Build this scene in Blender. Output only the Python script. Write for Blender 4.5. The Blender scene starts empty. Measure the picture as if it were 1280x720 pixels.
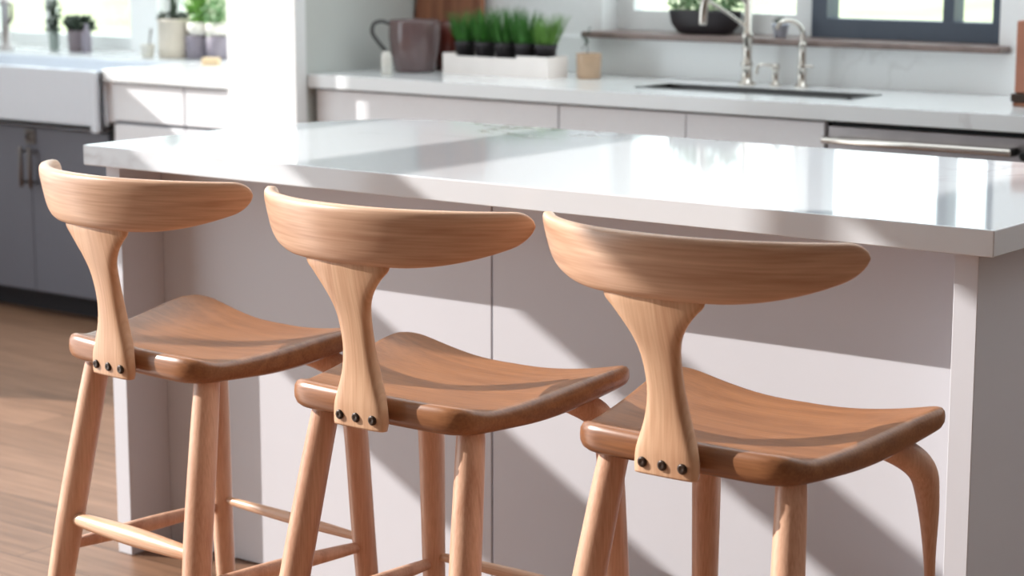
import bpy, bmesh, math, random
from mathutils import Vector, Matrix
random.seed(7)
SC = bpy.context.scene
COL = SC.collection
PI = math.pi

# ------------------------------------------------------------------ camera
HC, F, PITCH, YAW = 1.385, 2600.0, math.radians(9.969), math.radians(37.104)
cam_d = bpy.data.cameras.new('camera')
cam = bpy.data.objects.new('camera', cam_d); COL.objects.link(cam)
cam.location = (0, 0, HC)
cam.rotation_euler = (PI/2 - PITCH, 0, YAW)
cam_d.sensor_width = 36.0
cam_d.lens = F/1280.0*36.0
cam_d.clip_end = 300
cam_d.dof.use_dof = True
cam_d.dof.focus_distance = 3.3
cam_d.dof.aperture_fstop = 5.0
SC.camera = cam
SC.view_settings.view_transform = 'Standard'
SC.view_settings.look = 'None'
SC.view_settings.gamma = 1
SC.view_settings.use_curve_mapping = False
SC.view_settings.exposure = 0.0

# ------------------------------------------------------------------ materials
def lin(c):
    return tuple(((v/255)/12.92 if v/255 <= .04045 else ((v/255+.055)/1.055)**2.4) for v in c) + (1,)

def new_mat(name):
    m = bpy.data.materials.new(name); m.use_nodes = True
    nt = m.node_tree
    return m, nt, nt.nodes['Principled BSDF']

def plain(name, c, rough=.5, metal=0, bump=0.0, bscale=60, var=.06, spec=.5, coat=0):
    m, nt, b = new_mat(name)
    n = nt.nodes.new('ShaderNodeTexNoise'); n.inputs['Scale'].default_value = bscale
    n.inputs['Detail'].default_value = 4
    tc = nt.nodes.new('ShaderNodeTexCoord'); nt.links.new(tc.outputs['Object'], n.inputs['Vector'])
    r = nt.nodes.new('ShaderNodeValToRGB')
    a = lin(c)
    r.color_ramp.elements[0].position = .3; r.color_ramp.elements[1].position = .7
    r.color_ramp.elements[0].color = tuple(v*(1-var) for v in a[:3])+(1,)
    r.color_ramp.elements[1].color = tuple(min(1, v*(1+var)) for v in a[:3])+(1,)
    nt.links.new(n.outputs['Fac'], r.inputs['Fac']); nt.links.new(r.outputs['Color'], b.inputs['Base Color'])
    b.inputs['Roughness'].default_value = rough; b.inputs['Metallic'].default_value = metal
    b.inputs['Specular IOR Level'].default_value = spec
    b.inputs['Coat Weight'].default_value = coat
    if bump:
        bp = nt.nodes.new('ShaderNodeBump'); bp.inputs['Strength'].default_value = bump
        bp.inputs['Distance'].default_value = .002
        nt.links.new(n.outputs['Fac'], bp.inputs['Height']); nt.links.new(bp.outputs['Normal'], b.inputs['Normal'])
    return m

def wood(name, light, dark, axis, rough=.38, stretch=16.0, scale=9.0, contrast=.22, coat=.15, thin=None, pore=420):
    """grain runs along the given local axis"""
    m, nt, b = new_mat(name)
    N = nt.nodes.new; L = nt.links.new
    tc = N('ShaderNodeTexCoord'); oi = N('ShaderNodeObjectInfo')
    add = N('ShaderNodeVectorMath'); add.operation = 'MULTIPLY_ADD'
    comb = N('ShaderNodeCombineXYZ')
    for i in range(3): L(oi.outputs['Random'], comb.inputs[i])
    add.inputs[1].default_value = (1, 1, 1)
    sc = N('ShaderNodeVectorMath'); sc.operation = 'SCALE'; sc.inputs['Scale'].default_value = 7.3
    L(comb.outputs[0], sc.inputs[0])
    L(tc.outputs['Object'], add.inputs[0]); L(sc.outputs[0], add.inputs[2])
    mp = N('ShaderNodeMapping')
    s = [1.0, 1.0, 1.0]; s[axis] = 1/stretch
    if thin is not None: s[thin] = .12
    mp.inputs['Scale'].default_value = s
    L(add.outputs[0], mp.inputs['Vector'])
    # broad figure
    n1 = N('ShaderNodeTexNoise'); n1.inputs['Scale'].default_value = scale; n1.inputs['Detail'].default_value = 3
    n1.inputs['Distortion'].default_value = .8
    L(mp.outputs[0], n1.inputs['Vector'])
    w = N('ShaderNodeMath'); w.operation = 'MULTIPLY'; w.inputs[1].default_value = 34
    L(n1.outputs['Fac'], w.inputs[0])
    sn = N('ShaderNodeMath'); sn.operation = 'SINE'; L(w.outputs[0], sn.inputs[0])
    # fine pores
    mp2 = N('ShaderNodeMapping'); s2 = [1.0]*3; s2[axis] = .035
    if thin is not None: s2[thin] = .06
    mp2.inputs['Scale'].default_value = s2; L(add.outputs[0], mp2.inputs['Vector'])
    n2 = N('ShaderNodeTexNoise'); n2.inputs['Scale'].default_value = pore; n2.inputs['Detail'].default_value = 2
    L(mp2.outputs[0], n2.inputs['Vector'])
    n3 = N('ShaderNodeTexNoise'); n3.inputs['Scale'].default_value = 3.0
    L(mp.outputs[0], n3.inputs['Vector'])
    f1 = N('ShaderNodeMath'); f1.operation = 'MULTIPLY_ADD'; f1.inputs[1].default_value = contrast; f1.inputs[2].default_value = .42
    L(sn.outputs[0], f1.inputs[0])
    f2 = N('ShaderNodeMath'); f2.operation = 'MULTIPLY_ADD'; f2.inputs[1].default_value = .75; L(n2.outputs['Fac'], f2.inputs[0])
    f2b = N('ShaderNodeMath'); f2b.operation = 'SUBTRACT'; f2b.inputs[1].default_value = .375
    L(f1.outputs[0], f2.inputs[2]); L(f2.outputs[0], f2b.inputs[0])
    f3 = N('ShaderNodeMath'); f3.operation = 'MULTIPLY_ADD'; f3.inputs[1].default_value = .55; L(n3.outputs['Fac'], f3.inputs[0])
    f3b = N('ShaderNodeMath'); f3b.operation = 'SUBTRACT'; f3b.inputs[1].default_value = .20; f3b.use_clamp = True
    L(f2b.outputs[0], f3.inputs[2]); L(f3.outputs[0], f3b.inputs[0])
    r = N('ShaderNodeValToRGB')
    r.color_ramp.elements[0].color = lin(dark); r.color_ramp.elements[1].color = lin(light)
    r.color_ramp.elements[0].position = .0; r.color_ramp.elements[1].position = 1.0
    L(f3b.outputs[0], r.inputs['Fac']); L(r.outputs['Color'], b.inputs['Base Color'])
    b.inputs['Roughness'].default_value = rough
    b.inputs['Coat Weight'].default_value = coat; b.inputs['Coat Roughness'].default_value = .3
    bp = N('ShaderNodeBump'); bp.inputs['Strength'].default_value = .25; bp.inputs['Distance'].default_value = .0008
    L(n2.outputs['Fac'], bp.inputs['Height']); L(bp.outputs['Normal'], b.inputs['Normal'])
    return m

def quartz(name, c, vein, rough, vscale=1.6, width=.012, coat=0):
    m, nt, b = new_mat(name)
    N = nt.nodes.new; L = nt.links.new
    tc = N('ShaderNodeTexCoord')
    n1 = N('ShaderNodeTexNoise'); n1.inputs['Scale'].default_value = vscale; n1.inputs['Detail'].default_value = 6
    n1.inputs['Distortion'].default_value = 1.6
    L(tc.outputs['Object'], n1.inputs['Vector'])
    s = N('ShaderNodeMath'); s.operation = 'SUBTRACT'; s.inputs[1].default_value = .52; L(n1.outputs['Fac'], s.inputs[0])
    a = N('ShaderNodeMath'); a.operation = 'ABSOLUTE'; L(s.outputs[0], a.inputs[0])
    r = N('ShaderNodeValToRGB')
    r.color_ramp.elements[0].color = lin(vein); r.color_ramp.elements[0].position = 0
    r.color_ramp.elements[1].color = lin(c); r.color_ramp.elements[1].position = width
    L(a.outputs[0], r.inputs['Fac'])
    n2 = N('ShaderNodeTexNoise'); n2.inputs['Scale'].default_value = 1.1; L(tc.outputs['Object'], n2.inputs['Vector'])
    r2 = N('ShaderNodeValToRGB'); r2.color_ramp.elements[0].position = .5; r2.color_ramp.elements[1].position = .62
    r2.color_ramp.elements[0].color = (0, 0, 0, 1); r2.color_ramp.elements[1].color = (1, 1, 1, 1)
    L(n2.outputs['Fac'], r2.inputs['Fac'])
    mx = N('ShaderNodeMix'); mx.data_type = 'RGBA'; mx.inputs['A'].default_value = lin(c)
    L(r2.outputs['Color'], mx.inputs['Factor']); L(r.outputs['Color'], mx.inputs['B'])
    L(mx.outputs['Result'], b.inputs['Base Color'])
    b.inputs['Roughness'].default_value = rough; b.inputs['Coat Weight'].default_value = coat
    b.inputs['Coat Roughness'].default_value = .05
    return m

def floor_mat():
    m, nt, b = new_mat('oak_floor')
    N = nt.nodes.new; L = nt.links.new
    tc = N('ShaderNodeTexCoord')
    br = N('ShaderNodeTexBrick'); br.inputs['Scale'].default_value = 1.0
    br.inputs['Brick Width'].default_value = 1.5; br.inputs['Row Height'].default_value = .16
    br.inputs['Mortar Size'].default_value = .002; br.inputs['Mortar Smooth'].default_value = .3
    br.offset = .37
    br.inputs['Color1'].default_value = lin((154, 118, 95)); br.inputs['Color2'].default_value = lin((126, 94, 73))
    br.inputs['Mortar'].default_value = lin((92, 66, 48))
    L(tc.outputs['Object'], br.inputs['Vector'])
    mp = N('ShaderNodeMapping'); mp.inputs['Scale'].default_value = (.9, 14, 1); L(tc.outputs['Object'], mp.inputs['Vector'])
    n = N('ShaderNodeTexNoise'); n.inputs['Scale'].default_value = 3.2; n.inputs['Detail'].default_value = 5; n.inputs['Distortion'].default_value = .5
    L(mp.outputs[0], n.inputs['Vector'])
    mx = N('ShaderNodeMix'); mx.data_type = 'RGBA'; mx.blend_type = 'MULTIPLY'; mx.inputs['Factor'].default_value = 1
    r = N('ShaderNodeValToRGB'); r.color_ramp.elements[0].position = .3; r.color_ramp.elements[1].position = .7
    r.color_ramp.elements[0].color = (.62, .58, .54, 1); r.color_ramp.elements[1].color = (1.1, 1.08, 1.05, 1)
    L(n.outputs['Fac'], r.inputs['Fac']); L(br.outputs['Color'], mx.inputs['A']); L(r.outputs['Color'], mx.inputs['B'])
    L(mx.outputs['Result'], b.inputs['Base Color']); b.inputs['Roughness'].default_value = .42
    return m

def glass(name, tint=(.97, 1, .98, 1)):
    m = bpy.data.materials.new(name); m.use_nodes = True
    nt = m.node_tree; nt.nodes.clear()
    o = nt.nodes.new('ShaderNodeOutputMaterial'); t = nt.nodes.new('ShaderNodeBsdfTransparent')
    g = nt.nodes.new('ShaderNodeBsdfGlossy'); g.inputs['Roughness'].default_value = .02
    lw = nt.nodes.new('ShaderNodeLayerWeight'); lw.inputs['Blend'].default_value = .5
    pw = nt.nodes.new('ShaderNodeMath'); pw.operation = 'POWER'; pw.inputs[1].default_value = 5; nt.links.new(lw.outputs['Facing'], pw.inputs[0])
    fr = nt.nodes.new('ShaderNodeMath'); fr.operation = 'MULTIPLY_ADD'; fr.inputs[1].default_value = .9; fr.inputs[2].default_value = .05; nt.links.new(pw.outputs[0], fr.inputs[0])
    mx = nt.nodes.new('ShaderNodeMixShader'); t.inputs['Color'].default_value = tint
    nt.links.new(fr.outputs[0], mx.inputs[0]); nt.links.new(t.outputs[0], mx.inputs[1]); nt.links.new(g.outputs[0], mx.inputs[2])
    nt.links.new(mx.outputs[0], o.inputs['Surface'])
    return m

OAK_L, OAK_D = (232, 190, 152), (190, 136, 98)
M = {
 'oak_x': wood('oak_crest', (244, 206, 174), (172, 120, 92), 0, scale=9, contrast=.08, thin=1, pore=240),
 'oak_z': wood('oak_stem', (238, 198, 162), (182, 128, 94), 2, contrast=.11, thin=1, pore=300),
 'oak_leg': wood('oak_leg', (240, 196, 166), (190, 134, 106), 2, contrast=.15),
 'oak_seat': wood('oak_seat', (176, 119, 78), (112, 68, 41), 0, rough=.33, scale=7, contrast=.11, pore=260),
 'oak_rung': wood('oak_rung', (244, 206, 172), (194, 136, 100), 0, contrast=.12),
 'board': wood('chestnut_board', (176, 116, 84), (112, 62, 40), 2, contrast=.3),
 'bolt': plain('dark_plug', (58, 42, 32), .35, .3),
 'hole': plain('screw_hole', (70, 44, 28), .8),
 'white': plain('white_lacquer', (226, 221, 224), .45, var=.01),
 'islandwhite': plain('island_lacquer', (213, 212, 218), .5, var=.015, bscale=2.5),
 'lgap': plain('pale_gap', (150, 148, 154), .7),
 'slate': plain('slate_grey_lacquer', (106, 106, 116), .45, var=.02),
 'cab': plain('cabinet_white', (246, 246, 249), .4, var=.01),
 'wall': plain('wall_paint', (246, 247, 247), .7, var=.01),
 'taupe': plain('taupe_fill_cut', (132, 124, 118), .8, var=.02, bscale=3),  # dark tone picked to cut bounced fill from unseen walls
 'sage': plain('sage_wall_paint', (206, 209, 204), .7, var=.015, bscale=4),
 'gap': plain('shadow_gap', (40, 36, 40), .8),
 'sill': plain('walnut_sill', (124, 106, 100), .35, var=.2, bscale=20),
 'frame': plain('slate_window_frame', (74, 84, 98), .4, var=.03),
 'wframe': plain('white_window_frame', (236, 238, 238), .4, var=.01),
 'top': quartz('island_quartz', (225, 227, 231), (186, 178, 180), .06, 2.0, .03, coat=.3),
 'btop': quartz('back_quartz', (240, 242, 243), (206, 200, 200), .09, 1.7, .02),
 'splash': quartz('splash_quartz', (246, 248, 248), (196, 196, 194), .22, 1.5, .02),
 'steel': plain('brushed_steel', (178, 172, 172), .28, 1, var=.08, bscale=12),
 'steeld': plain('dark_sink_steel', (120, 118, 118), .35, 1),
 'nickel': plain('polished_nickel', (214, 208, 200), .14, 1, var=.02),
 'black': plain('black_plastic', (22, 22, 24), .4),
 'dark': plain('black_casing_and_gap', (10, 10, 11), .6),
 'ceramic': plain('white_fireclay', (226, 230, 238), .18, var=.01, coat=.5),
 'mug': plain('umber_glaze', (112, 90, 90), .22, 0, var=.05, bscale=5, coat=.5),
 'handle': plain('slate_enamel', (84, 84, 84), .4),
 'red': plain('oxblood_glaze', (88, 32, 22), .3, var=.15, bscale=6, coat=.2),
 'tray': plain('whitewashed_wood', (250, 241, 236), .5, var=.03, bscale=14),
 'pot': plain('black_nursery_pot', (44, 40, 44), .5),
 'soil': plain('potting_soil', (50, 38, 30), .9, var=.3, bscale=80),
 'grass': plain('grass_blades', (58, 118, 40), .5, var=.4, bscale=30),
 'grass2': plain('pale_grass_blades', (104, 150, 66), .5, var=.35, bscale=30),
 'leafd': plain('dark_leaves', (44, 58, 42), .5, var=.3, bscale=30),
 'leafp': plain('pale_leaves', (112, 150, 100), .5, var=.3, bscale=30),
 'amber': plain('tan_ceramic', (196, 166, 138), .3, var=.12, bscale=18),
 'cream': plain('cream_jar', (222, 218, 210), .4),
 'beige': plain('beige_stoneware', (214, 204, 190), .6, var=.04),
 'lilac': plain('lilac_grey_ceramic', (140, 132, 144), .4, var=.06),
 'greyp': plain('taupe_ceramic', (136, 122, 128), .5, var=.06),
 'vase': plain('grey_green_glass', (150, 160, 154), .15, var=.08),
 'bluep': plain('pale_blue_ceramic', (196, 204, 220), .4),
 'sponge': plain('tan_sponge', (214, 190, 156), .9, bump=.3, bscale=120),
 'terra': plain('terracotta_wood', (176, 116, 92), .6, var=.12, bscale=10),
 'floor': floor_mat(),
 'lawn': plain('dry_lawn', (166, 170, 134), .9, var=.3, bscale=.5),
 'bark': plain('bark', (96, 80, 66), .9),
 'glass': glass('window_glass'),
 'handlebar': plain('dull_pewter', (120, 112, 108), .35, 1),
}

# ------------------------------------------------------------------ helpers
def tag(o, label=None, cat=None, group=None, kind=None):
    if label: o['label'] = label
    if cat: o['category'] = cat
    if group: o['group'] = group
    if kind: o['kind'] = kind
    return o

def empty(name, loc, rz=0, label=None, cat=None, group=None):
    o = bpy.data.objects.new(name, None); COL.objects.link(o)
    o.location = loc; o.rotation_euler = (0, 0, rz); o.empty_display_size = .05
    return tag(o, label, cat, group)

def link(name, bm, mat, parent=None, smooth=True, bevel=0, seg=2, angle=40):
    bmesh.ops.recalc_face_normals(bm, faces=bm.faces)
    me = bpy.data.meshes.new(name); bm.to_mesh(me); bm.free()
    if smooth: me.shade_smooth()
    me.materials.append(mat)
    o = bpy.data.objects.new(name, me); COL.objects.link(o)
    if parent: o.parent = parent
    if bevel:
        md = o.modifiers.new('bevel', 'BEVEL'); md.width = bevel; md.segments = seg; md.limit_method = 'ANGLE'
        md.angle_limit = math.radians(angle); md.harden_normals = True
    elif smooth:
        # keep hard corners crisp
        for e in me.edges: pass
    return o

def bx(bm, x0, x1, y0, y1, z0, z1):
    vs = [bm.verts.new(p) for p in ((x0,y0,z0),(x1,y0,z0),(x1,y1,z0),(x0,y1,z0),(x0,y0,z1),(x1,y0,z1),(x1,y1,z1),(x0,y1,z1))]
    for f in ((3,2,1,0),(4,5,6,7),(0,1,5,4),(1,2,6,5),(2,3,7,6),(3,0,4,7)):
        bm.faces.new([vs[i] for i in f])

def box(name, x0, x1, y0, y1, z0, z1, mat, parent=None, bevel=.002):
    bm = bmesh.new(); bx(bm, x0, x1, y0, y1, z0, z1)
    return link(name, bm, mat, parent, smooth=bool(bevel), bevel=bevel)

def boxes(name, L, mat, parent=None, bevel=0):
    bm = bmesh.new()
    for b in L: bx(bm, *b)
    return link(name, bm, mat, parent, smooth=bool(bevel), bevel=bevel)

def loft(bm, rings, cap=True, closed=True):
    R = [[bm.verts.new(p) for p in r] for r in rings]
    n = len(R[0])
    for a, b in zip(R[:-1], R[1:]):
        for i in range(n if closed else n-1):
            j = (i+1) % n
            bm.faces.new((a[i], a[j], b[j], b[i]))
    if cap:
        bm.faces.new(list(reversed(R[0]))); bm.faces.new(R[-1])
    return R

def catmull(P, n):
    out = []
    Q = [P[0]] + list(P) + [P[-1]]
    for i in range(1, len(Q)-2):
        for k in range(n):
            t = k/n
            p0, p1, p2, p3 = Q[i-1], Q[i], Q[i+1], Q[i+2]
            out.append([.5*((2*b)+(-a+c)*t+(2*a-5*b+4*c-d)*t*t+(-a+3*b-3*c+d)*t**3) for a, b, c, d in zip(p0, p1, p2, p3)])
    out.append(list(P[-1]))
    return out

def tube(bm, pts, n=16, sub=6, flat=1.0, rnd=True):
    """pts: (x,y,z,r); smooth swept tube with rounded ends"""
    P = catmull(pts, sub) if len(pts) > 2 or sub > 1 else pts
    V = [Vector(p[:3]) for p in P]; rad = [p[3] for p in P]
    rings = []
    up = Vector((0, 0, 1))
    t0 = (V[1]-V[0]).normalized()
    if abs(t0.dot(up)) > .9: up = Vector((1, 0, 0))
    u = t0.cross(up).normalized()
    for i, p in enumerate(V):
        t = (V[min(i+1, len(V)-1)]-V[max(i-1, 0)]).normalized()
        u = (u - t*u.dot(t)).normalized(); v = t.cross(u)
        def ring(c, r):
            return [c + (u*math.cos(2*PI*k/n)*flat + v*math.sin(2*PI*k/n))*r for k in range(n)]
        r = rad[i]
        if rnd and i == 0: rings += [ring(p - t*r*.25, r*.72)]
        rings.append(ring(p, r))
        if rnd and i == len(V)-1: rings += [ring(p + t*r*.25, r*.72)]
    loft(bm, rings)

def lathe(bm, prof, n=32, c=(0, 0, 0), sx=1, sy=1):
    rings = [[Vector((c[0]+r*sx*math.cos(2*PI*k/n), c[1]+r*sy*math.sin(2*PI*k/n), c[2]+z)) for k in range(n)] for r, z in prof]
    loft(bm, rings)

def smoothstep(a, b, x):
    t = max(0, min(1, (x-a)/(b-a))); return t*t*(3-2*t)

def struct(o): o['kind'] = 'structure'; return o

# ------------------------------------------------------------------ bar stool
def crest_bm():
    bm = bmesh.new()
    Rr, th, yc = .316, math.radians(59), .316-.081
    rings = []
    N = 72
    for i in range(N+1):
        u = -1 + 2*i/N
        u = math.sin(u*PI/2)*.72 + u*.28
        u = max(-.9995, min(.9995, u)); au = abs(u)
        a = u*th
        z1 = .967 - .006*au*au
        z0 = .873 + .044*(max(0, au-.30)/.70)**2
        e0 = .895
        k = (1-((au-e0)/(1-e0))**2.4)**.48 if au > e0 else 1
        k = max(k, .12)
        zt = (z1+z0)/2 + (z1-z0)/2*k; zb = (z1+z0)/2 - (z1-z0)/2*k
        t = (.034 - .013*au)*(.35+.65*k)
        zm, hh = (zt+zb)/2, (zt-zb)/2
        ring = []
        n = 20
        for k in range(n):
            q = 2*PI*k/n
            cs, sn = math.cos(q), math.sin(q)
            e = .55
            dx = math.copysign(abs(cs)**e, cs)*t/2; dz = math.copysign(abs(sn)**e, sn)*hh
            rad = Rr - t/2 + dx
            z = zm+dz
            rad += (z-.917)*.20
            ring.append(Vector((rad*math.sin(a), yc - rad*math.cos(a), z)))
        rings.append(ring)
    loft(bm, rings)
    return bm

def stem_bm():
    prof = [(.609,.052,-.026,.020),(.622,.053,-.027,.024),(.645,.050,-.029,.028),(.668,.043,-.028,.030),(.70,.034,-.027,.028),(.74,.0285,-.030,.025),
            (.785,.031,-.038,.022),(.815,.040,-.046,.020),(.838,.055,-.052,.018),(.855,.070,-.056,.017),(.868,.083,-.059,.016),(.890,.088,-.061,.014)]
    P = catmull([list(p) for p in prof], 3)
    bm = bmesh.new(); rings = []
    for z, w, y, t in P:
        ring = []
        n = 20
        for k in range(n):
            q = 2*PI*k/n; cs, sn = math.cos(q), math.sin(q)
            x = math.copysign(abs(cs)**.5, cs)*w
            yy = math.copysign(abs(sn)**.5, sn)*t/2
            # follow the curve of the crest higher up
            curve = smoothstep(.8, .88, z)*(x*x)/(2*.33)
            ring.append(Vector((x, y + t/2 + yy - .003 + curve, z)))
        rings.append(ring)
    loft(bm, rings)
    return bm

SD = .385      # seat depth
def seat_outline():
    # half outline from rear centre round to front centre (x>=0)
    pts = [(0,0),(.06,-.001),(.12,.001),(.158,.006),(.181,.020),(.194,.042),(.203,.075),(.214,.13),(.226,.20),(.238,.27),(.246,.325),(.245,.355),(.232,.378),(.205,.388),(.15,.388),(.08,.383),(0,.381)]
    H = catmull([list(p) for p in pts], 4)
    full = H + [[-x, y] for x, y in reversed(H[1:-1])]
    return full

def seat_top(x, y):
    xn = min(1, abs(x)/.24); yn = max(0, min(1, y/SD))
    z = .640
    z += .020*(1-smoothstep(0, .07, y))*(1-.3*xn)            # rear rim
    z += (.010 + .026*smoothstep(.15, .9, yn))*xn**2.2       # side wings
    z += .006*smoothstep(.7, 1, yn)*(1-xn)                   # front lip
    return z

def seat_bot(x, y):
    xn = min(1, abs(x)/.24); yn = max(0, min(1, y/SD))
    return .613 + .026*smoothstep(.35, 1, yn)*xn**2 + .004*smoothstep(.5, 1, yn)

def seat_bm():
    bm = bmesh.new()
    O = seat_outline(); cx0, cy0 = 0, .2
    def ring(s, inset, fn, edge=0.0):
        out = []
        for x, y in O:
            d = Vector((x-cx0, y-cy0)); L = d.length
            k = s*(L-inset)/L
            X, Y = cx0+d.x*k, cy0+d.y*k
            zt, zb = seat_top(X, Y), seat_bot(X, Y)
            z = zt if fn == 't' else zb if fn == 'b' else zb+(zt-zb)*fn
            out.append(Vector((X, Y, z)))
        return out
    rings = [ring(s, .010, 'b') for s in (.06, .3, .6, .85, .95, 1)]
    rings += [ring(1, .004, .10), ring(1, .0005, .28), ring(1, 0, .5), ring(1, .001, .72), ring(1, .005, .90), ring(1, .012, 1.0)]
    rings += [ring(s, .012, 't') for s in (.97, .92, .85, .76, .66, .54, .42, .3, .18, .06)]
    loft(bm, rings)
    return bm

def leg_bm(pts, n=20, flat=1):
    bm = bmesh.new(); tube(bm, pts, n=n, sub=8, flat=flat); return bm

def lerp(a, b, t): return [x+(y-x)*t for x, y in zip(a, b)]

def lean_back(bm, k):
    for v in bm.verts: v.co.y -= k*smoothstep(.66, .93, v.co.z)
    return bm

def make_stool(loc, rz, label, fr_taper=False, lean=0):
    root = empty('bar_stool', loc, rz, label, 'bar stool', 'oak bar stools along the island')
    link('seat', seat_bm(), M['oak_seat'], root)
    st = link('back_support', lean_back(stem_bm(), lean), M['oak_z'], root)
    link('backrest', lean_back(crest_bm(), lean), M['oak_x'], root)
    for x in (-.034, 0, .034):
        bm = bmesh.new()
        prof = [(.0078, 0), (.0078, .004), (.0062, .0055), (.004, .0058), (.001, .0045)]
        lathe(bm, prof, 16)
        # turned to face backwards
        bmesh.ops.rotate(bm, verts=bm.verts, cent=(0,0,0), matrix=Matrix.Rotation(PI/2, 3, 'X'))
        bmesh.ops.translate(bm, verts=bm.verts, vec=(x, -.0278, .6265))
        link('bolt', bm, M['bolt'], st)
    BL = [(-.138,.060,.632,.0215),(-.148,.046,.56,.0235),(-.172,.008,.34,.0255),(-.190,-.018,.17,.0235),(-.206,-.042,.0,.0185)]
    BR = [(.158,.060,.632,.0215),(.166,.046,.56,.0235),(.184,.008,.34,.0255),(.200,-.018,.17,.0235),(.214,-.042,.0,.0185)]
    FL = [(-.110,.255,.628,.017),(-.140,.300,.614,.023),(-.160,.332,.575,.0245),(-.166,.346,.50,.0235),(-.176,.362,.25,.0205),(-.186,.380,.0,.0165)]
    if fr_taper:
        FR = [(.135,.245,.630,.014),(.180,.295,.618,.021),(.216,.335,.585,.0225),(.224,.352,.53,.0175),(.228,.358,.42,.0085),(.232,.364,.25,.0075),(.238,.372,.0,.008)]
    else:
        FR = [(.135,.245,.630,.014),(.178,.295,.618,.021),(.210,.335,.582,.0235),(.218,.348,.50,.0220),(.226,.362,.25,.0215),(.236,.380,.0,.0175)]
    for P in (BL, BR, FL, FR): link('leg', leg_bm(P), M['oak_leg'], root)
    def at(P, z):
        for a, b in zip(P[:-1], P[1:]):
            if a[2] >= z >= b[2]:
                return lerp(a, b, (a[2]-z)/(a[2]-b[2]))[:3]
    def rung(a, b, r, mat, flat=1.0):
        pts = [a+[r*.72], lerp(a, b, .18)+[r*.95], lerp(a, b, .5)+[r*1.15], lerp(a, b, .82)+[r*.95], b+[r*.72]]
        link('rung', leg_bm(pts, 14, flat), mat, root)
    rung(at(BL, .315), at(BR, .315), .0155, M['oak_rung'])
    rung(at(FL, .275), at(FR, .275), .0095, M['oak_rung'])
    rung(at(BL, .262), at(FL, .262), .0125, M['oak_leg'])
    rung(at(BR, .262), at(FR, .262), .0125, M['oak_leg'])
    return root

make_stool((-2.684, 2.422, 0), math.radians(-5), 'oak bar stool at the left end of the island, farthest from the camera')
make_stool((-2.095, 2.398, 0), math.radians(-1), 'middle oak bar stool, between the two others at the island')
make_stool((-1.556, 2.441, 0), math.radians(-1), 'oak bar stool nearest the right end panel of the island, largest in view', True, .014)

# ------------------------------------------------------------------ island
XL, XR, YF, YB2, ZT = -3.427, -1.330, 3.0, 3.905, .914
def island_top():
    O = [(XL, YF), (XR, YF), (XR, YB2), (-3.12, YB2)]
    c = [(-3.12, YB2), (-3.20, 3.893), (-3.268, 3.862), (-3.325, 3.80), (-3.372, 3.71), (-3.405, 3.60), (XL, 3.47)]
    O += [tuple(p) for p in catmull([list(p) for p in c], 4)[1:]]
    bm = bmesh.new()
    b = [bm.verts.new((x, y, ZT-.0435)) for x, y in O]; t = [bm.verts.new((x, y, ZT)) for x, y in O]
    bm.faces.new(t); bm.faces.new(list(reversed(b)))
    for i in range(len(O)):
        j = (i+1) % len(O); bm.faces.new((b[i], b[j], t[j], t[i]))
    return bm
o = link('island_worktop', island_top(), M['top'], None, bevel=.0025, seg=2, angle=50)
tag(o, 'thick glossy white quartz worktop on top of the kitchen island', 'worktop')

isl = empty('kitchen_island', ((XL+XR)/2, 3.45, 0), 0, 'white kitchen island body behind the three stools', 'kitchen island')
def ibox(name, x0, x1, y0, y1, z0, z1, mat, bevel=.0015, par=None):
    bm = bmesh.new(); bx(bm, x0-(XL+XR)/2, x1-(XL+XR)/2, y0-3.45, y1-3.45, z0, z1)
    return link(name, bm, mat, par or isl, bevel=bevel)
ZB = ZT-.0437
ibox('end_panel', -3.401, -3.358, 3.040, 3.50, 0, ZB, M['islandwhite'])
ibox('end_panel', -1.414, -1.372, 3.040, 3.88, 0, ZB, M['islandwhite'])
ibox('back_panel', -3.3575, -2.4415, 3.160, 3.178, .002, ZB, M['islandwhite'])
ibox('back_panel', -2.4375, -1.4145, 3.160, 3.178, .002, ZB, M['islandwhite'])
ibox('carcass', -3.30, -1.4150, 3.1782, 3.80, .0, ZB, M['gap'])
ibox('door', -3.20, -2.62, 3.801, 3.82, .1, .85, M['islandwhite'])
ibox('door', -2.61, -2.02, 3.801, 3.82, .1, .85, M['islandwhite'])
ibox('door', -2.01, -1.42, 3.801, 3.82, .1, .85, M['islandwhite'])

# ------------------------------------------------------------------ shell
YW = 5.42        # back wall plane
YLW = 5.52       # wall behind the far left run
struct(box('floor', -7.05, 1.9, -2.85, 5.58, -.05, 0, M['floor'], bevel=0))
struct(box('ground', -90, 25, 5.75, 110, -.45, -.35, M['lawn'], bevel=0))
# back wall with the window opening
WX0, WX1, WZ0, WZ1 = -3.745, -2.412, 1.030, 2.15
o = boxes('wall_back', [(-4.4880, WX0, YW, YW+.16, 0, 4.3), (WX1, 3, YW, YW+.16, 0, 4.3),
                        (WX0, WX1, YW, YW+.16, 0, WZ0-.002), (WX0, WX1, YW, YW+.16, WZ1, 4.3)], M['wall']); struct(o)
# left room back wall: two windows down to the counter
LX = [-7.05, -6.94, -6.01, -5.86, -4.95, -4.4885]
o = boxes('wall_back', [(LX[0], LX[1], YLW, YLW+.14, 0, 4.3), (LX[2], LX[3], YLW, YLW+.14, .9, 4.3), (LX[4], LX[5], YLW, YLW+.14, 0, 4.3),
                        (LX[1], LX[4], YLW, YLW+.14, 0, .90), (LX[1], LX[2], YLW, YLW+.14, 2.2, 4.3), (LX[3], LX[4], YLW, YLW+.14, 2.2, 4.3)], M['wall']); struct(o)
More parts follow.
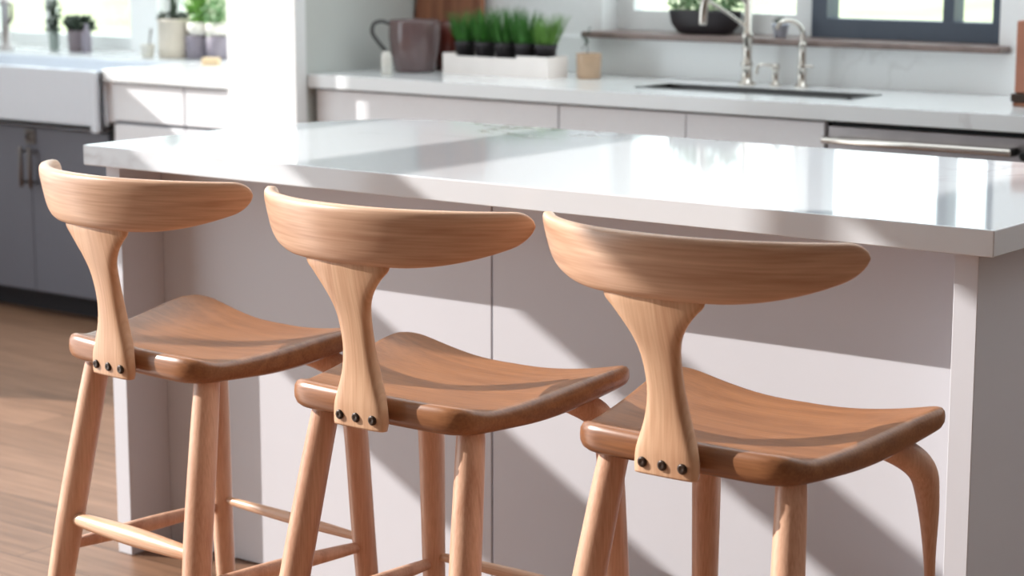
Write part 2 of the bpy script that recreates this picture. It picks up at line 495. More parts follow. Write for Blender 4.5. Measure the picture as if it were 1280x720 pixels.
# pillar (partition end) and the sage side wall behind it
PX0, PX1, PY = -4.783, -4.484, 4.805
o = box('trim_1', PX0, PX1, PY, PY+.05, 0, 4.2999, M['wall'], bevel=.002); struct(o)
o = box('wall_partition', PX0+.02, PX1-.004, PY+.0505, YW, 0, 4.2999, M['sage'], bevel=0); struct(o)
# ceiling, with an added skylight opening to brighten the worktops below
o = boxes('ceiling', [(-7.05, 1.9, -2.85, 3.4, 4.3005, 4.4), (-7.05, 1.9, 5.3, 5.66, 4.3005, 4.4), (-7.05, -6.7, 3.4, 5.3, 4.3005, 4.4), (1.2, 1.9, 3.4, 5.3, 4.3005, 4.4)], M['wall']); struct(o)
# backsplash slab
o = box('backsplash', -4.483, 0.6, YW-.014, YW-.0005, .9141, 1.028, M['splash'], bevel=.001)
tag(o, 'white veined quartz backsplash slab between back worktop and window sill', 'backsplash')

# window sill
bm = bmesh.new(); bx(bm, -3.775, -2.376, 5.345, YW+.15, 1.0305, 1.050)
o = link('trim_2', bm, M['sill'], None, bevel=.006, seg=3); struct(o)
# white fixed window, left part
WY = YW+.085
def wframe(name, x0, x1, z0, z1, w, mat, y0, y1, mull=(), bottom=None):
    root = struct(empty(name, ((x0+x1)/2, y0, z0)))
    ox, oy, oz = root.location
    L = [(x0-ox, x0+w-ox, 0, y1-y0, 0, z1-z0), (x1-w-ox, x1-ox, 0, y1-y0, 0, z1-z0),
         (x0+w-ox, x1-w-ox, 0, y1-y0, 0, bottom or w), (x0+w-ox, x1-w-ox, 0, y1-y0, z1-z0-w, z1-z0)]
    for mx, mw in mull: L.append((mx-mw/2-ox, mx+mw/2-ox, .005, y1-y0-.005, bottom or w, z1-z0-w))
    boxes('frame', L, mat, root)
    boxes('pane', [(x0+w*.9-ox, x1-w*.9-ox, (y1-y0)*.5-.002, (y1-y0)*.5+.002, (bottom or w)*.95, z1-z0-w*.95)], M['glass'], root)
    return root
wframe('window_1', WX0+.001, -3.038, 1.051, WZ1, .062, M['wframe'], WY, WY+.05)
wframe('window_2', -3.036, WX1-.001, 1.0505, WZ1, .050, M['frame'], WY-.02, WY+.055, mull=((-2.600, .034),), bottom=.056)
# left room windows
wframe('window_3', LX[1]+.001, LX[2]-.001, .902, 2.2, .045, M['wframe'], YLW+.05, YLW+.1, mull=((-6.55, .03),))
wframe('window_4', LX[3]+.001, LX[4]-.001, .902, 2.2, .045, M['wframe'], YLW+.05, YLW+.1)

# unseen left wall, openings shaped to steer sun onto stools, floor and pillar
HT = 4.3
o = boxes('wall_left', [(-7.05, -6.95, -2.7, -2.0, 0, HT), (-7.05, -6.95, -2.0, 2.35, 4.1, HT), (-7.05, -6.95, 2.35, 3.0, 2.0, HT),
                        (-7.05, -6.95, 3.0, 3.72, 0, HT), (-7.05, -6.95, 3.72, YLW-.001, 0, 1.80), (-7.05, -6.95, 3.72, YLW-.001, 3.2, HT)], M['wall']); struct(o)
shade_bars = struct(empty('added_shade_bars', (-7.0, 1.6, 2.0)))  # unseen bars added to cast diagonal shade bands on the island panel
boxes('frame', [(-.03, .03, -.80, .75, .79, 1.07), (-.03, .03, -.80, .75, 1.36, 1.50), (-.03, .03, -.84, -.80, .79, 2.10)], M['wframe'], shade_bars)  # added bars and upright, not part of a real window
o = box('wall_right', 1.8, 1.9, -2.7, YW-.001, 0, HT, M['taupe'], bevel=0); struct(o)  # unseen, like the front wall; kept dark to cut fill light
o = box('wall_front', -7.05, 1.9, -2.85, -2.7005, 0, HT, M['taupe'], bevel=0); struct(o)

# ------------------------------------------------------------------ back run
ZC = .914
BX0 = -4.4835
def counter_back():
    bm = bmesh.new()
    hx0, hx1, hy0, hy1 = -3.350, -2.662, 5.030, 5.200
    x0, x1, y0, y1 = BX0, .6, 4.857, YW-.0005
    z0, z1 = ZC-.042, ZC
    O = [(x0,y0),(x1,y0),(x1,y1),(x0,y1)]; H = [(hx0,hy0),(hx1,hy0),(hx1,hy1),(hx0,hy1)]
    vs = {}
    for nm, P in (('o', O), ('h', H)):
        for zi, z in enumerate((z0, z1)):
            for i, (x, y) in enumerate(P): vs[nm, zi, i] = bm.verts.new((x, y, z))
    for i in range(4):
        j = (i+1) % 4
        bm.faces.new((vs['o',0,i], vs['o',0,j], vs['o',1,j], vs['o',1,i]))
        bm.faces.new((vs['h',0,i], vs['h',0,j], vs['h',1,j], vs['h',1,i]))
        for z in (0, 1): bm.faces.new((vs['o',z,i], vs['o',z,j], vs['h',z,j], vs['h',z,i]))
    return bm
o = link('back_worktop', counter_back(), M['btop'], None, bevel=.002)
tag(o, 'long white quartz worktop along the back wall under the window', 'worktop')
# undermount sink
bm = bmesh.new()
def openbox(bm, x0, x1, y0, y1, z0, z1, t):
    bx(bm, x0, x1, y0, y1, z0, z0+t); bx(bm, x0, x0+t, y0, y1, z0, z1); bx(bm, x1-t, x1, y0, y1, z0, z1)
    bx(bm, x0, x1, y0, y0+t, z0, z1); bx(bm, x0, x1, y1-t, y1, z0, z1)
sk = empty('kitchen_sink', (-3.006, 5.115, .66), 0, 'dark steel sink sunk into the back worktop under the window', 'sink')
bm = bmesh.new(); openbox(bm, -.3425, .3425, -.0835, .0835, .0, .2545, .006)
for q in ((-.350,.350,-.091,-.0775),(-.350,.350,.0775,.091),(-.350,-.336,-.091,.091),(.336,.350,-.091,.091)): bx(bm, *q, .2547, .2565)
link('basin', bm, M['steeld'], sk, smooth=False)
bm = bmesh.new(); lathe(bm, [(.045,.0065),(.045,.016),(.03,.017),(.02,.014)], 20); link('drain', bm, M['nickel'], sk)

def cabinet(name, x0, x1, y0, y1, label, fronts, group=None, ztop=None, handle=None, z0=.1, mat=None, gap='gap', ctop=None):
    zt = ztop or ZC-.0425
    root = empty(name, ((x0+x1)/2, (y0+y1)/2, 0), 0, label, 'cabinet', group or ('base cabinets under the back worktop' if name == 'base_cabinet' else None))
    ox, oy, _ = root.location
    def b(n, a0, a1, b0, b1, c0, c1, m, bv=.0015, par=root):
        bm = bmesh.new(); bx(bm, a0-ox, a1-ox, b0-oy, b1-oy, c0, c1); return link(n, bm, m, par, bevel=bv)
    b('carcass', x0+.001, x1-.001, y0+.021, y1, z0, ctop or zt, M[gap])
    b('plinth', x0+.001, x1-.001, y0+.075, y1, 0, z0-.0005, M['gap'])
    for kind, fx0, fx1, fz0, fz1, *h in fronts:
        f = b(kind, fx0, fx1, y0, y0+.02, fz0, fz1, mat or M['cab'])
        if h: h[0](f, ox, oy, fx0, fx1, fz0, fz1, y0)
    return root
YC = 4.882
cabinet('base_cabinet', -4.474, -3.525, YC, 5.40, 'white handleless base cabinet beside the pillar, under the planter tray', [('drawer', -4.468, -3.5265, .62, ZC-.050), ('drawer', -4.468, -3.5265, .11, .614)])
cabinet('base_cabinet', -3.521, -2.652, YC, 5.40, 'white handleless sink base cabinet left of the dishwasher', [('door', -3.5205, -3.09, .11, ZC-.050), ('door', -3.087, -2.656, .11, ZC-.050)], ctop=.655)
# the sink hangs inside its cabinet: keep the carcass below it
cabinet('base_cabinet', -2.030, -1.10, YC, 5.40, 'white base cabinet right of the dishwasher', [('door', -2.026, -1.104, .11, ZC-.050)])

dw = empty('dishwasher', (-2.345, 5.12, 0), 0, 'stainless steel dishwasher with a long bar handle under the back worktop', 'dishwasher')
def d(n, x0, x1, y0, y1, z0, z1, m, par=dw, bv=.002):
    bm = bmesh.new(); bx(bm, x0+2.345, x1+2.345, y0-5.12, y1-5.12, z0, z1); return link(n, bm, m, par, bevel=bv)
d('casing', -2.644, -2.040, YC+.021, 5.40, .0, ZC-.046, M['dark'])
dr = d('door', -2.640, -2.052, YC-.006, YC+.020, .10, ZC-.058, M['steel'])
bm = bmesh.new(); tube(bm, [(-2.636+2.345, YC-.045-5.12, .822, .0095), (-2.112+2.345, YC-.045-5.12, .822, .0095)], n=16, sub=2)
h = link('handle', bm, M['nickel'], dr)
d('bracket', -2.628, -2.612, YC-.045, YC-.006, .816, .828, M['steel'], h)
d('bracket', -2.128, -2.108, YC-.045, YC-.006, .812, .831, M['black'], h)
bm = bmesh.new(); lathe(bm, [(.013,0),(.013,.006),(.009,.012),(.005,.013)], 20)
bmesh.ops.rotate(bm, verts=bm.verts, cent=(0,0,0), matrix=Matrix.Rotation(PI/2, 3, 'X'))
bmesh.ops.translate(bm, verts=bm.verts, vec=(-2.090+2.345, YC-.0065-5.12, .812)); link('control_knob', bm, M['black'], dr)

# faucet ---------------------------------------------------------------
fc = empty('kitchen_faucet', (-3.150, 5.310, ZC), 0, 'tall polished nickel faucet with curved spout behind the sink', 'faucet')
bm = bmesh.new()
lathe(bm, [(.026,0),(.026,.006),(.016,.012),(.014,.05),(.018,.056),(.018,.064),(.0125,.07),(.0125,.13),(.017,.135),(.017,.15),(.012,.156),(.0115,.40),(.006,.405)], 24)
link('post', bm, M['nickel'], fc)
bm = bmesh.new()
tube(bm, [(0,0,.235,.010),(-.015,-.02,.262,.010),(-.045,-.06,.278,.010),(-.078,-.095,.262,.011),(-.086,-.105,.225,.013),(-.088,-.107,.180,.0125)], n=16)
link('spout', bm, M['nickel'], fc)
bm = bmesh.new()
tube(bm, [(-.078,-.095,.245,.005),(-.04,-.05,.21,.005),(0,0,.165,.005)], n=10); link('support_rod', bm, M['nickel'], fc)
# soap dispenser
sd = empty('soap_dispenser', (-3.060, 5.320, ZC), 0, 'small nickel soap dispenser between the two faucets', 'soap dispenser')
bm = bmesh.new(); lathe(bm, [(.016,0),(.016,.005),(.009,.01),(.009,.045),(.012,.05),(.012,.062),(.004,.065)], 20); link('body', bm, M['nickel'], sd)
bm = bmesh.new(); tube(bm, [(0,0,.058,.005),(-.03,-.04,.062,.005),(-.036,-.048,.035,.0045)], n=10); link('spout', bm, M['nickel'], sd)
# filtered-water tap
ft = empty('water_tap', (-2.972, 5.320, ZC), 0, 'short nickel filter tap with hooked spout right of the tall faucet', 'faucet')
bm = bmesh.new(); lathe(bm, [(.020,0),(.020,.005),(.012,.01),(.012,.055),(.015,.06),(.010,.066),(.010,.12),(.012,.125),(.008,.13)], 20); link('body', bm, M['nickel'], ft)
bm = bmesh.new(); tube(bm, [(0,0,.125,.008),(0,-.005,.165,.0075),(-.015,-.03,.19,.007),(-.035,-.06,.19,.0065),(-.045,-.072,.17,.006)], n=12); link('spout', bm, M['nickel'], ft)
bm = bmesh.new(); tube(bm, [(0,0,.06,.004),(.035,.0,.062,.004)], n=8, sub=2); link('lever', bm, M['nickel'], ft)

# ------------------------------------------------------------------ plants
def blade(bm, base, tip, w, bend):
    b, t = Vector(base), Vector(tip)
    mid = (b+t)/2 + Vector((0, 0, (t-b).length*bend))
    side = (t-b).cross(Vector((0, 0, 1)))
    if side.length < 1e-5: side = Vector((1, 0, 0))
    a = random.random()*PI
    side = side.normalized()*math.cos(a) + Vector((math.cos(a), math.sin(a), 0))*math.sin(a)
    side = side.normalized()*w
    p = [b-side, b+side, mid+side*.8, mid-side*.8, t]
    v = [bm.verts.new(q) for q in p]
    # slight thickness
    nrm = (mid-b).cross(side).normalized()*w*.35
    u = [bm.verts.new(q+nrm) for q in p]
    bm.faces.new((v[0], v[1], v[2], v[3])); bm.faces.new((v[3], v[2], v[4]))
    bm.faces.new((u[3], u[2], u[1], u[0])); bm.faces.new((u[4], u[2], u[3]))
    bm.faces.new((v[1], u[1], u[2], v[2])); bm.faces.new((v[0], v[3], u[3], u[0]))
    bm.faces.new((v[2], u[2], u[4], v[4])); bm.faces.new((v[3], v[4], u[4], u[3]))
    bm.faces.new((v[0], u[0], u[1], v[1]))

def leaf(bm, c, n, s):
    c = Vector(c); n = Vector(n).normalized()
    a = n.cross(Vector((random.random()-.5, random.random()-.5, random.random()-.5))).normalized(); b = n.cross(a)
    P = [c - a*s, c + b*s*.5 + n*s*.1, c + a*s, c - b*s*.5 + n*s*.1]
    v = [bm.verts.new(p) for p in P]; u = [bm.verts.new(p - n*s*.08) for p in P]
    bm.faces.new(v); bm.faces.new(list(reversed(u)))
    for i in range(4):
        j = (i+1) % 4; bm.faces.new((v[i], u[i], u[j], v[j]))

def pot_prof(r0, r1, h, t=.003):
    return [(r0*.9,0),(r0,.002),(r1,h*.86),(r1*1.06,h*.87),(r1*1.06,h),(r1*.96,h),(r1*.93,h*.88),(r1*.5,h*.86)]

def potted(name, loc, r0, r1, h, potmat, label, cat, leafmat, fol, group=None, prof=None):
    root = empty(name, loc, 0, label, cat, group)
    bm = bmesh.new(); lathe(bm, prof or pot_prof(r0, r1, h), 28); link('pot', bm, potmat, root)
    bm = bmesh.new(); lathe(bm, [(r1*.9,h*.84),(r1*.88,h*.885),(r1*.3,h*.90)], 20); link('soil', bm, M['soil'], root)
    bm = bmesh.new(); fol(bm, r1, h); link('foliage', bm, leafmat, root, smooth=False)
    return root

def grass_fn(n, H, spread, lean=(0, 0)):
    def f(bm, r, h):
        for i in range(n):
            a = random.random()*2*PI; q = r*.85*random.random()**.5
            b = (q*math.cos(a), q*math.sin(a), h*.86)
            k = spread*(.3+q/r)
            L = H*(.5+.62*random.random())
            t = (b[0]+math.cos(a)*k*L+random.gauss(0, .006)+lean[0]*L, b[1]+math.sin(a)*k*L+random.gauss(0, .006)+lean[1]*L, h*.86+L)
            blade(bm, b, t, .0016, .06)
    return f

def leafy_fn(n, rx, rz, zc, s):
    def f(bm, r, h):
        for i in range(n):
            v = Vector((random.gauss(0, 1), random.gauss(0, 1), random.gauss(0, 1))).normalized()*random.random()**.35
            c = Vector((v.x*rx, v.y*rx, h+zc+v.z*rz))
            leaf(bm, c, v+Vector((0, 0, .4)), s*(.7+.6*random.random()))
        for i in range(7):
            a = random.random()*6.28
            tube(bm, [(0,0,h*.86,.002),(math.cos(a)*rx*.35, math.sin(a)*rx*.35, h+zc*.6,.0015),(math.cos(a)*rx*.7, math.sin(a)*rx*.7, h+zc,.001)], n=5, sub=2)
    return f

# tray of potted grass on the back worktop
TX0, TX1, TYF, TYB = -4.155, -3.745, 5.130, 5.235
tr = empty('planter_tray', ((TX0+TX1)/2, (TYF+TYB)/2, ZC), 0, 'long whitewashed wooden tray holding pots of grass on back worktop', 'tray')
def tray_bm():
    bm = bmesh.new(); w = (TX1-TX0)/2; dd = (TYB-TYF)/2; t = .008; H = .066
    bx(bm, -w, w, -dd, dd, 0, t)
    for sx in (-1, 1):
        bx(bm, min(sx*w, sx*(w-t)), max(sx*w, sx*(w-t)), -dd, dd, t, H)
    for y0, y1 in ((-dd, -dd+t), (dd-t, dd)):
        # front / back board with a long hand notch in the upper edge
        xs = [(-w+t, -w+.052, H), (-w+.052, w-.118, H-.008), (w-.118, w-t, H)]
        for a, b, h in xs: bx(bm, a, b, y0, y1, t, h)
    bmesh.ops.remove_doubles(bm, verts=bm.verts, dist=1e-6)
    return bm
link('box', tray_bm(), M['tray'], tr, smooth=False)
gx = [(-4.105, 'potted grass at the left end of the white tray', .112, M['grass'], 1),
      (-4.025, 'potted grass second from the left in the white tray', .122, M['grass'], 1),
      (-3.945, 'potted grass in the middle of the white tray', .128, M['grass'], 1),
      (-3.868, 'potted grass second from the right in the white tray', .120, M['grass'], 1),
      (-3.790, 'pale yellow-green potted grass at the right end of the white tray', .108, M['grass2'], 2)]
for x, lab, H, mt, s in gx:
    potted('grass_pot', (x, (TYF+TYB)/2, ZC+.0085),   .025, .0335, .094, M['pot'], lab, 'potted plant', mt,
           grass_fn(230, H*.92, .30, (.18 if s == 2 else 0, 0)), 'grass pots in the tray')

# tan candle cup with a twig
cu = empty('tan_cup', (-3.665, 5.235, ZC), 0, 'tan ceramic cup right of the white tray with a thin sprig', 'cup')
bm = bmesh.new(); lathe(bm, [(.034,0),(.037,.003),(.039,.074),(.0385,.077),(.036,.075),(.034,.008),(.01,.006)], 28); link('body', bm, M['amber'], cu)
bm = bmesh.new(); tube(bm, [(0,0,.01,.0015),(-.006,0,.10,.0012),(-.012,0,.135,.001)], n=6)
for i in range(14): leaf(bm, (-.012+random.gauss(0,.012), random.gauss(0,.01), .125+random.gauss(0,.014)), (random.gauss(0,1), -1, .5), .007)
link('sprig', bm, M['leafd'], cu)

# dark pitcher / mug
pt = empty('dark_pitcher', (-4.285, 5.150, ZC), math.radians(37), 'large dark umber pitcher with a loop handle left of the tray', 'pitcher')
bm = bmesh.new(); lathe(bm, [(.058,0),(.066,.004),(.078,.06),(.084,.11),(.083,.160),(.081,.164),(.078,.160),(.078,.11),(.06,.012),(.01,.01)], 40); link('body', bm, M['mug'], pt)
bm = bmesh.new(); tube(bm, [(-.080,0,.152,.0065),(-.105,0,.160,.0065),(-.130,0,.152,.0065),(-.136,0,.125,.0065),(-.118,0,.095,.0065),(-.082,0,.052,.0065)], n=12); link('handle', bm, M['handle'], pt)
# white little jar in front of it
o = bmesh.new(); lathe(o, [(.014,0),(.0165,.002),(.0165,.062),(.013,.070),(.009,.074),(.003,.076)], 24)
o = link('salt_shaker', o, M['cream'], None); o.location = (-4.247, 4.965, ZC); tag(o, 'small cream white shaker standing in front of dark pitcher', 'shaker')
# oxblood round pot behind
rp = empty('round_pot', (-4.262, 5.300, ZC), 0, 'round oxblood red pot partly hidden behind the dark pitcher', 'pot')
bm = bmesh.new(); lathe(bm, [(.045,0),(.052,.006),(.063,.05),(.064,.09),(.060,.125),(.050,.150),(.044,.156),(.040,.154),(.045,.14),(.02,.13)], 40); link('body', bm, M['red'], rp)
# cutting board leaning on the wall
bm = bmesh.new()
P = []
for x, z in [(-.138,0),(.138,0),(.142,.02),(.142,.34),(.128,.36),(.03,.375),(.028,.46),(-.028,.46),(-.03,.375),(-.128,.36),(-.138,.34),(-.136,.22),(-.145,.16),(-.138,.10),(-.142,.02)]:
    P.append((x, z))
f0 = [bm.verts.new((x, -.009, z)) for x, z in P]; f1 = [bm.verts.new((x, .009, z)) for x, z in P]
bm.faces.new(f0); bm.faces.new(list(reversed(f1)))
for i in range(len(P)):
    j = (i+1) % len(P); bm.faces.new((f0[i], f1[i], f1[j], f0[j]))
o = link('cutting_board', bm, M['board'], None, bevel=.004); o.location = (-4.335, 5.384, ZC+.001); o.rotation_euler = (math.radians(-1.5), 0, 0)
tag(o, 'chestnut brown wooden cutting board leaning against back wall behind pitcher', 'cutting board')

# planter and small pot on the sill
ps = empty('oval_planter', (-3.375, 5.435, 1.0505), 0, 'black oval planter bowl with green plants on the window sill', 'planter')
bm = bmesh.new(); lathe(bm, [(.075,0),(.095,.004),(.118,.03),(.126,.064),(.127,.072),(.120,.072),(.115,.055),(.04,.05)], 36, sx=1, sy=.42); link('pot', bm, M['pot'], ps)
bm = bmesh.new()
for i in range(420):
    a = random.random()*2*PI; q = random.random()**.5
    c = (math.cos(a)*q*.13, math.sin(a)*q*.045, .075+random.random()*.075*(1.1-q*.5))
    leaf(bm, c, (random.gauss(0,1), random.gauss(0,1), 1), .011)
for i in range(12): tube(bm, [(random.uniform(-.09,.09), 0, .05, .002), (random.uniform(-.1,.1), random.uniform(-.02,.02), .12, .001)], n=5, sub=1)
link('foliage', bm, M['leafp'], ps, smooth=False)
potted('small_potted_plant', (-3.095, 5.405, 1.0505), .018, .024, .040, M['bluep'], 'tiny pale blue pot with dark sprig on sill behind faucets', 'potted plant', M['leafd'],
       leafy_fn(26, .022, .014, .012, .007))
# terracotta wooden box at right edge
rb = empty('wooden_box', (-2.172, 5.155, ZC), math.radians(0), 'tall reddish brown wooden caddy at the right edge of back worktop', 'caddy')
bm = bmesh.new(); bx(bm, -.05, .11, -.06, .06, .034, .222); link('body', bm, M['terra'], rb, bevel=.006)
bm = bmesh.new(); bx(bm, -.056, .116, -.066, .066, .012, .0335); link('band', bm, M['bolt'], rb, bevel=.003)
bm = bmesh.new(); bx(bm, -.052, .112, -.062, .062, 0, .0115); link('foot', bm, M['board'], rb, bevel=.003)

# ------------------------------------------------------------------ far left run
K = 1.042
ZL = HC-(HC-.914)*K      # same lines of sight, set back behind the pillar front
YL = 4.81; YLC = YL+.018
SX = -5.385              # right edge of the sink apron
def bar_handle(dx):
    def f(par, ox, oy, fx0, fx1, fz0, fz1, y0):
        x = (fx1 if dx < 0 else fx0)+dx
        bm = bmesh.new(); tube(bm, [(x-ox, y0-.028-oy, fz1-.07, .0075), (x-ox, y0-.028-oy, fz1-.21, .0075)], n=12, sub=2)
        for z in (fz1-.085, fz1-.195): tube(bm, [(x-ox, y0-.028-oy, z, .005), (x-ox, y0-oy, z, .005)], n=8, sub=1)
        link('handle', bm, M['handlebar'], par)
    return f
XD = -5.790
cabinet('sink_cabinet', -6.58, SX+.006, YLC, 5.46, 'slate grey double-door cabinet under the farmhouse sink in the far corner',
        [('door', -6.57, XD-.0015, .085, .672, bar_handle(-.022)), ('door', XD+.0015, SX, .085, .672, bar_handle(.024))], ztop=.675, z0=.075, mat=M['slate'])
# child lock between the doors
bm = bmesh.new(); bx(bm, -.024, .024, -.008, 0, -.026, .026)
lk = link('cabinet_lock', bm, M['handlebar'], None, bevel=.003); lk.location = (XD+.006, YLC-.0005, .640); tag(lk, 'small square latch plate above the sink cabinet handles', 'latch')
bm = bmesh.new()
P = [(.013*math.cos(t/10*5.2+.6), -.011, .013*math.sin(t/10*5.2+.6), .0035) for t in range(11)]
tube(bm, P, n=8, sub=2); link('ring', bm, M['bolt'], lk)
# black fill: darkness of the gap between the cabinets put in as colour
o = box('dark_gap_fill', SX+.0068, SX+.032, YLC+.004, 5.25, .0, .712, M['dark']); tag(o, 'black fill put in for the dark gap between the farmhouse sink cabinet and drawers', 'gap fill')
o = box('side_stile', SX+.0008, SX+.032, YLC+.004, 5.25, .7125, ZL-.0405, M['cab']); tag(o, 'short white stile right of the farmhouse sink apron', 'stile')
# drawers right of the sink
XV = -5.008
cabinet('drawer_cabinet', SX+.033, PX0-.004, YLC, 5.46, 'white drawer cabinet between the farmhouse sink and the pillar',
        [('drawer', SX+.034, XV-.005, .722, ZL-.047), ('drawer', XV+.005, PX0-.008, .722, ZL-.047),
         ('drawer', SX+.034, XV-.005, .40, .709), ('drawer', XV+.005, PX0-.008, .40, .709),
         ('drawer', SX+.034, XV-.005, .085, .390), ('drawer', XV+.005, PX0-.008, .085, .390)], ztop=ZL-.042, z0=.075, gap='lgap')
# worktop of the left run
bm = bmesh.new()
bx(bm, SX+.0005, PX0-.001, YL, YLW-.001, ZL-.040, ZL)
bx(bm, -6.9, SX+.0005, 5.262, YLW-.001, ZL-.040, ZL)
bmesh.ops.remove_doubles(bm, verts=bm.verts, dist=1e-6)
o = link('left_worktop', bm, M['btop'], None, bevel=.002); tag(o, 'white worktop around the farmhouse sink in the far left corner', 'worktop')
# farmhouse sink
fs = empty('farmhouse_sink', (-5.99, 5.02, .68), 0, 'white fireclay farmhouse sink with a deep apron front', 'sink')
bm = bmesh.new(); openbox(bm, -.60, SX+5.99, -.225, .240, 0, ZL-.68-.006, .025); link('basin', bm, M['ceramic'], fs, smooth=True, bevel=.006, seg=3)
bm = bmesh.new(); bx(bm, SX+5.99-.032, SX+5.99-.002, -.240, -.226, -.002, ZL-.68-.008); link('corner_post', bm, M['ceramic'], fs, bevel=.003)

# faucet of that sink
lf = empty('bridge_faucet', (-6.51, 5.33, ZL), 0, 'grey metal faucet behind the farmhouse sink at the left edge', 'faucet')
bm = bmesh.new(); lathe(bm, [(.03,0),(.028,.008),(.017,.02),(.016,.17),(.022,.176),(.022,.19),(.014,.196),(.013,.34),(.005,.345)], 24); link('post', bm, M['steel'], lf)
bm = bmesh.new(); tube(bm, [(0,0,.33,.012),(.0,-.03,.38,.012),(.0,-.10,.40,.012),(.0,-.16,.36,.012),(.0,-.17,.30,.012)], n=12); link('spout', bm, M['steel'], lf)
bm = bmesh.new(); tube(bm, [(.0,0,.10,.006),(.035,0,.12,.006),(.04,0,.18,.005)], n=8); link('lever', bm, M['handlebar'], lf)

# vase with dark leaves
def vase_fol(bm, r, h):
    for i in range(90):
        z = random.random()
        leaf(bm, (random.gauss(0,.011+.012*z), random.gauss(0,.011), h-.01+z*.13), (random.gauss(0,1), random.gauss(0,1), .5), .014)
    for i in range(5): tube(bm, [(0,0,.02,.002),(random.gauss(0,.01),0,h+.05,.002),(random.gauss(0,.03),random.gauss(0,.02),h+.13,.0015)], n=5, sub=2)
vs = empty('glass_vase', (-6.335, 5.42, ZL), 0, 'slim grey green glass vase of dark leaves on the far left counter', 'vase')
bm = bmesh.new(); lathe(bm, [(.014,0),(.019,.003),(.021,.07),(.019,.076),(.016,.074),(.015,.01),(.004,.008)], 24); link('body', bm, M['vase'], vs)
bm = bmesh.new(); vase_fol(bm, .02, .07); link('foliage', bm, M['leafd'], vs, smooth=False)
# taupe pot with succulents
def succ(bm, r, h):
    for i in range(150):
        a = random.random()*6.28; q = random.random()**.5
        leaf(bm, (math.cos(a)*q*r*1.25, math.sin(a)*q*r*1.25, h+random.random()*.05), (random.gauss(0,1), random.gauss(0,1), 1), .018)
potted('succulent_pot', (-6.21, 5.44, ZL), .043, .046, .082, M['greyp'], 'taupe pot of dark succulents on the counter right of the slim vase', 'potted plant', M['leafd'], succ)
# small white bottle beside it
bm = bmesh.new(); lathe(bm, [(.016,0),(.019,.003),(.019,.075),(.008,.088),(.007,.108),(.004,.11)], 20)
o = link('soap_bottle', bm, M['lilac'], None); o.location = (-6.125, 5.40, ZL); tag(o, 'small grey bottle close to the right of the succulent pot', 'bottle')
# beige bucket planter
def bucket_fol(bm, r, h):
    for i in range(120):
        a = random.random()*6.28; q = random.random()**.5
        leaf(bm, (math.cos(a)*q*r, math.sin(a)*q*r, h+random.random()*.03), (random.gauss(0,1), random.gauss(0,1), 1), .012)
    for i in range(9): blade(bm, (random.gauss(0,.015), random.gauss(0,.015), h), (random.gauss(0,.03), random.gauss(0,.03), h+.16), .004, .02)
potted('beige_planter', (-5.640, 5.40, ZL), .056, .062, .135, M['beige'], 'large beige stoneware planter in the middle of the far left counter', 'potted plant', M['leafd'], bucket_fol,
       prof=[(.056,0),(.062,.004),(.063,.03),(.0645,.033),(.0625,.036),(.062,.130),(.0655,.133),(.0655,.143),(.058,.143),(.056,.118),(.03,.115)])
# white cup with spoon
cp = empty('white_cup', (-5.715, 5.33, ZL), 0, 'small white cup with a dark spoon left of the beige planter', 'cup')
bm = bmesh.new(); lathe(bm, [(.018,0),(.022,.003),(.027,.045),(.027,.05),(.023,.048),(.018,.01),(.004,.008)], 24); link('body', bm, M['cream'], cp)
bm = bmesh.new(); tube(bm, [(.0,0,.01,.003),(.012,0,.06,.003),(.022,0,.105,.0045)], n=8); link('spoon', bm, M['handlebar'], cp)
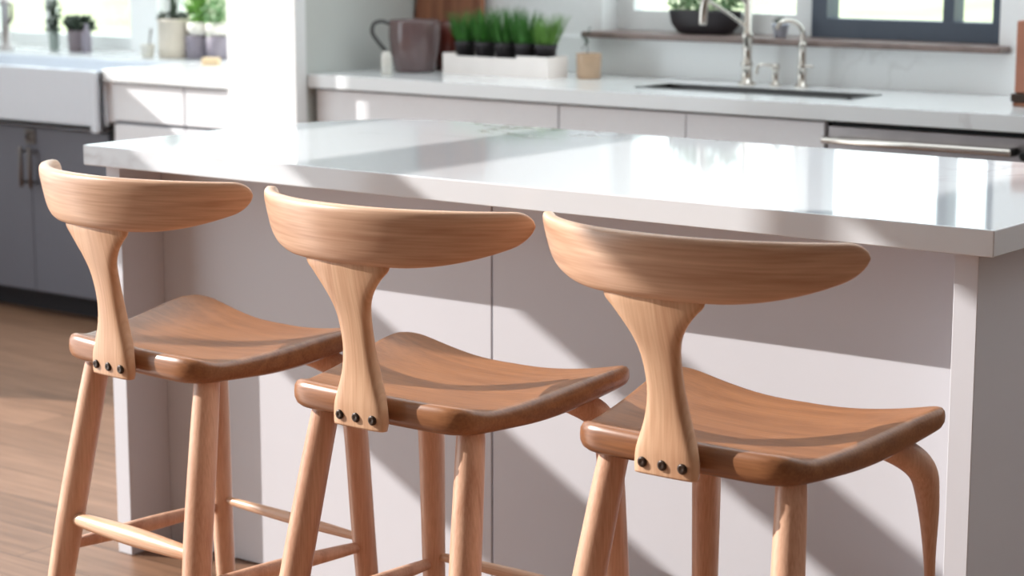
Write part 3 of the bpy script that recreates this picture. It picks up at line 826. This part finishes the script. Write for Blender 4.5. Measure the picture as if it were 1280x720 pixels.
# two lilac jars and white bowl planters behind
for i, (x, y, lab) in enumerate([(-5.538, 5.41, 'grey lilac jar beside the beige planter'), (-5.440, 5.42, 'grey lilac jar farther right, just left of the pillar edge')]):
    bm = bmesh.new(); lathe(bm, [(.036,0),(.041,.003),(.042,.078),(.038,.084),(.036,.080),(.033,.01),(.006,.008)], 28)
    o = link('lilac_jar', bm, M['lilac'], None); o.location = (x, y, ZL); tag(o, lab, 'jar', 'grey lilac jars')
for i, (x, mt, lab, fn) in enumerate([(-5.545, M['grass2'], 'round white bowl with upright green leaves on top of left lilac jar', 0), (-5.440, M['leafp'], 'round white bowl with pale variegated leaves on top of right lilac jar', 1)]):
    r = empty('bowl_planter', (x+.02 if i == 0 else x, 5.41+.01*i, ZL+.0845), 0, lab, 'potted plant', 'white bowl planters')
    bm = bmesh.new(); lathe(bm, [(.020,0),(.034,.004),(.045,.022),(.044,.042),(.040,.048),(.037,.044),(.02,.040)], 28); link('pot', bm, M['cream'], r)
    bm = bmesh.new()
    if fn == 0:
        for k in range(60): blade(bm, (random.gauss(0,.012), random.gauss(0,.012), .04), (random.gauss(0,.03), random.gauss(0,.03), .04+random.uniform(.08,.16)), .006, .03)
    else:
        for k in range(170): leaf(bm, (random.gauss(0,.03), random.gauss(0,.025), .05+abs(random.gauss(0,.045))), (random.gauss(0,1), random.gauss(0,1), .7), .013)
        for k in range(5): tube(bm, [(0,0,.04,.002),(random.gauss(0,.02),0,.12,.0015)], n=5, sub=1)
    link('foliage', bm, mt, r, smooth=False)
# sponge block
bm = bmesh.new(); bx(bm, -.030, .030, -.02, .02, 0, .026)
o = link('sponge', bm, M['sponge'], None, bevel=.004); o.location = (-5.235, 5.18, ZL); o.rotation_euler = (0, 0, math.radians(30)); tag(o, 'small tan sponge lying on the counter before the lilac jars', 'sponge')

# ------------------------------------------------------------------ light
w = bpy.data.worlds.new('world'); SC.world = w; w.use_nodes = True
nt = w.node_tree; bg = nt.nodes['Background']
bg.inputs['Color'].default_value = (.86, .95, 1.0, 1); bg.inputs['Strength'].default_value = 3.0
sun_d = bpy.data.lights.new('sun', 'SUN'); sun_d.energy = 6.6; sun_d.angle = math.radians(.3); sun_d.color = (1.0, .965, .92)
sun = bpy.data.objects.new('sun', sun_d); COL.objects.link(sun)
SUN = Vector((2.4, 1.0, -1.40))
sun.rotation_euler = SUN.to_track_quat('-Z', 'Y').to_euler()
sun.location = (-6, -3, 5)
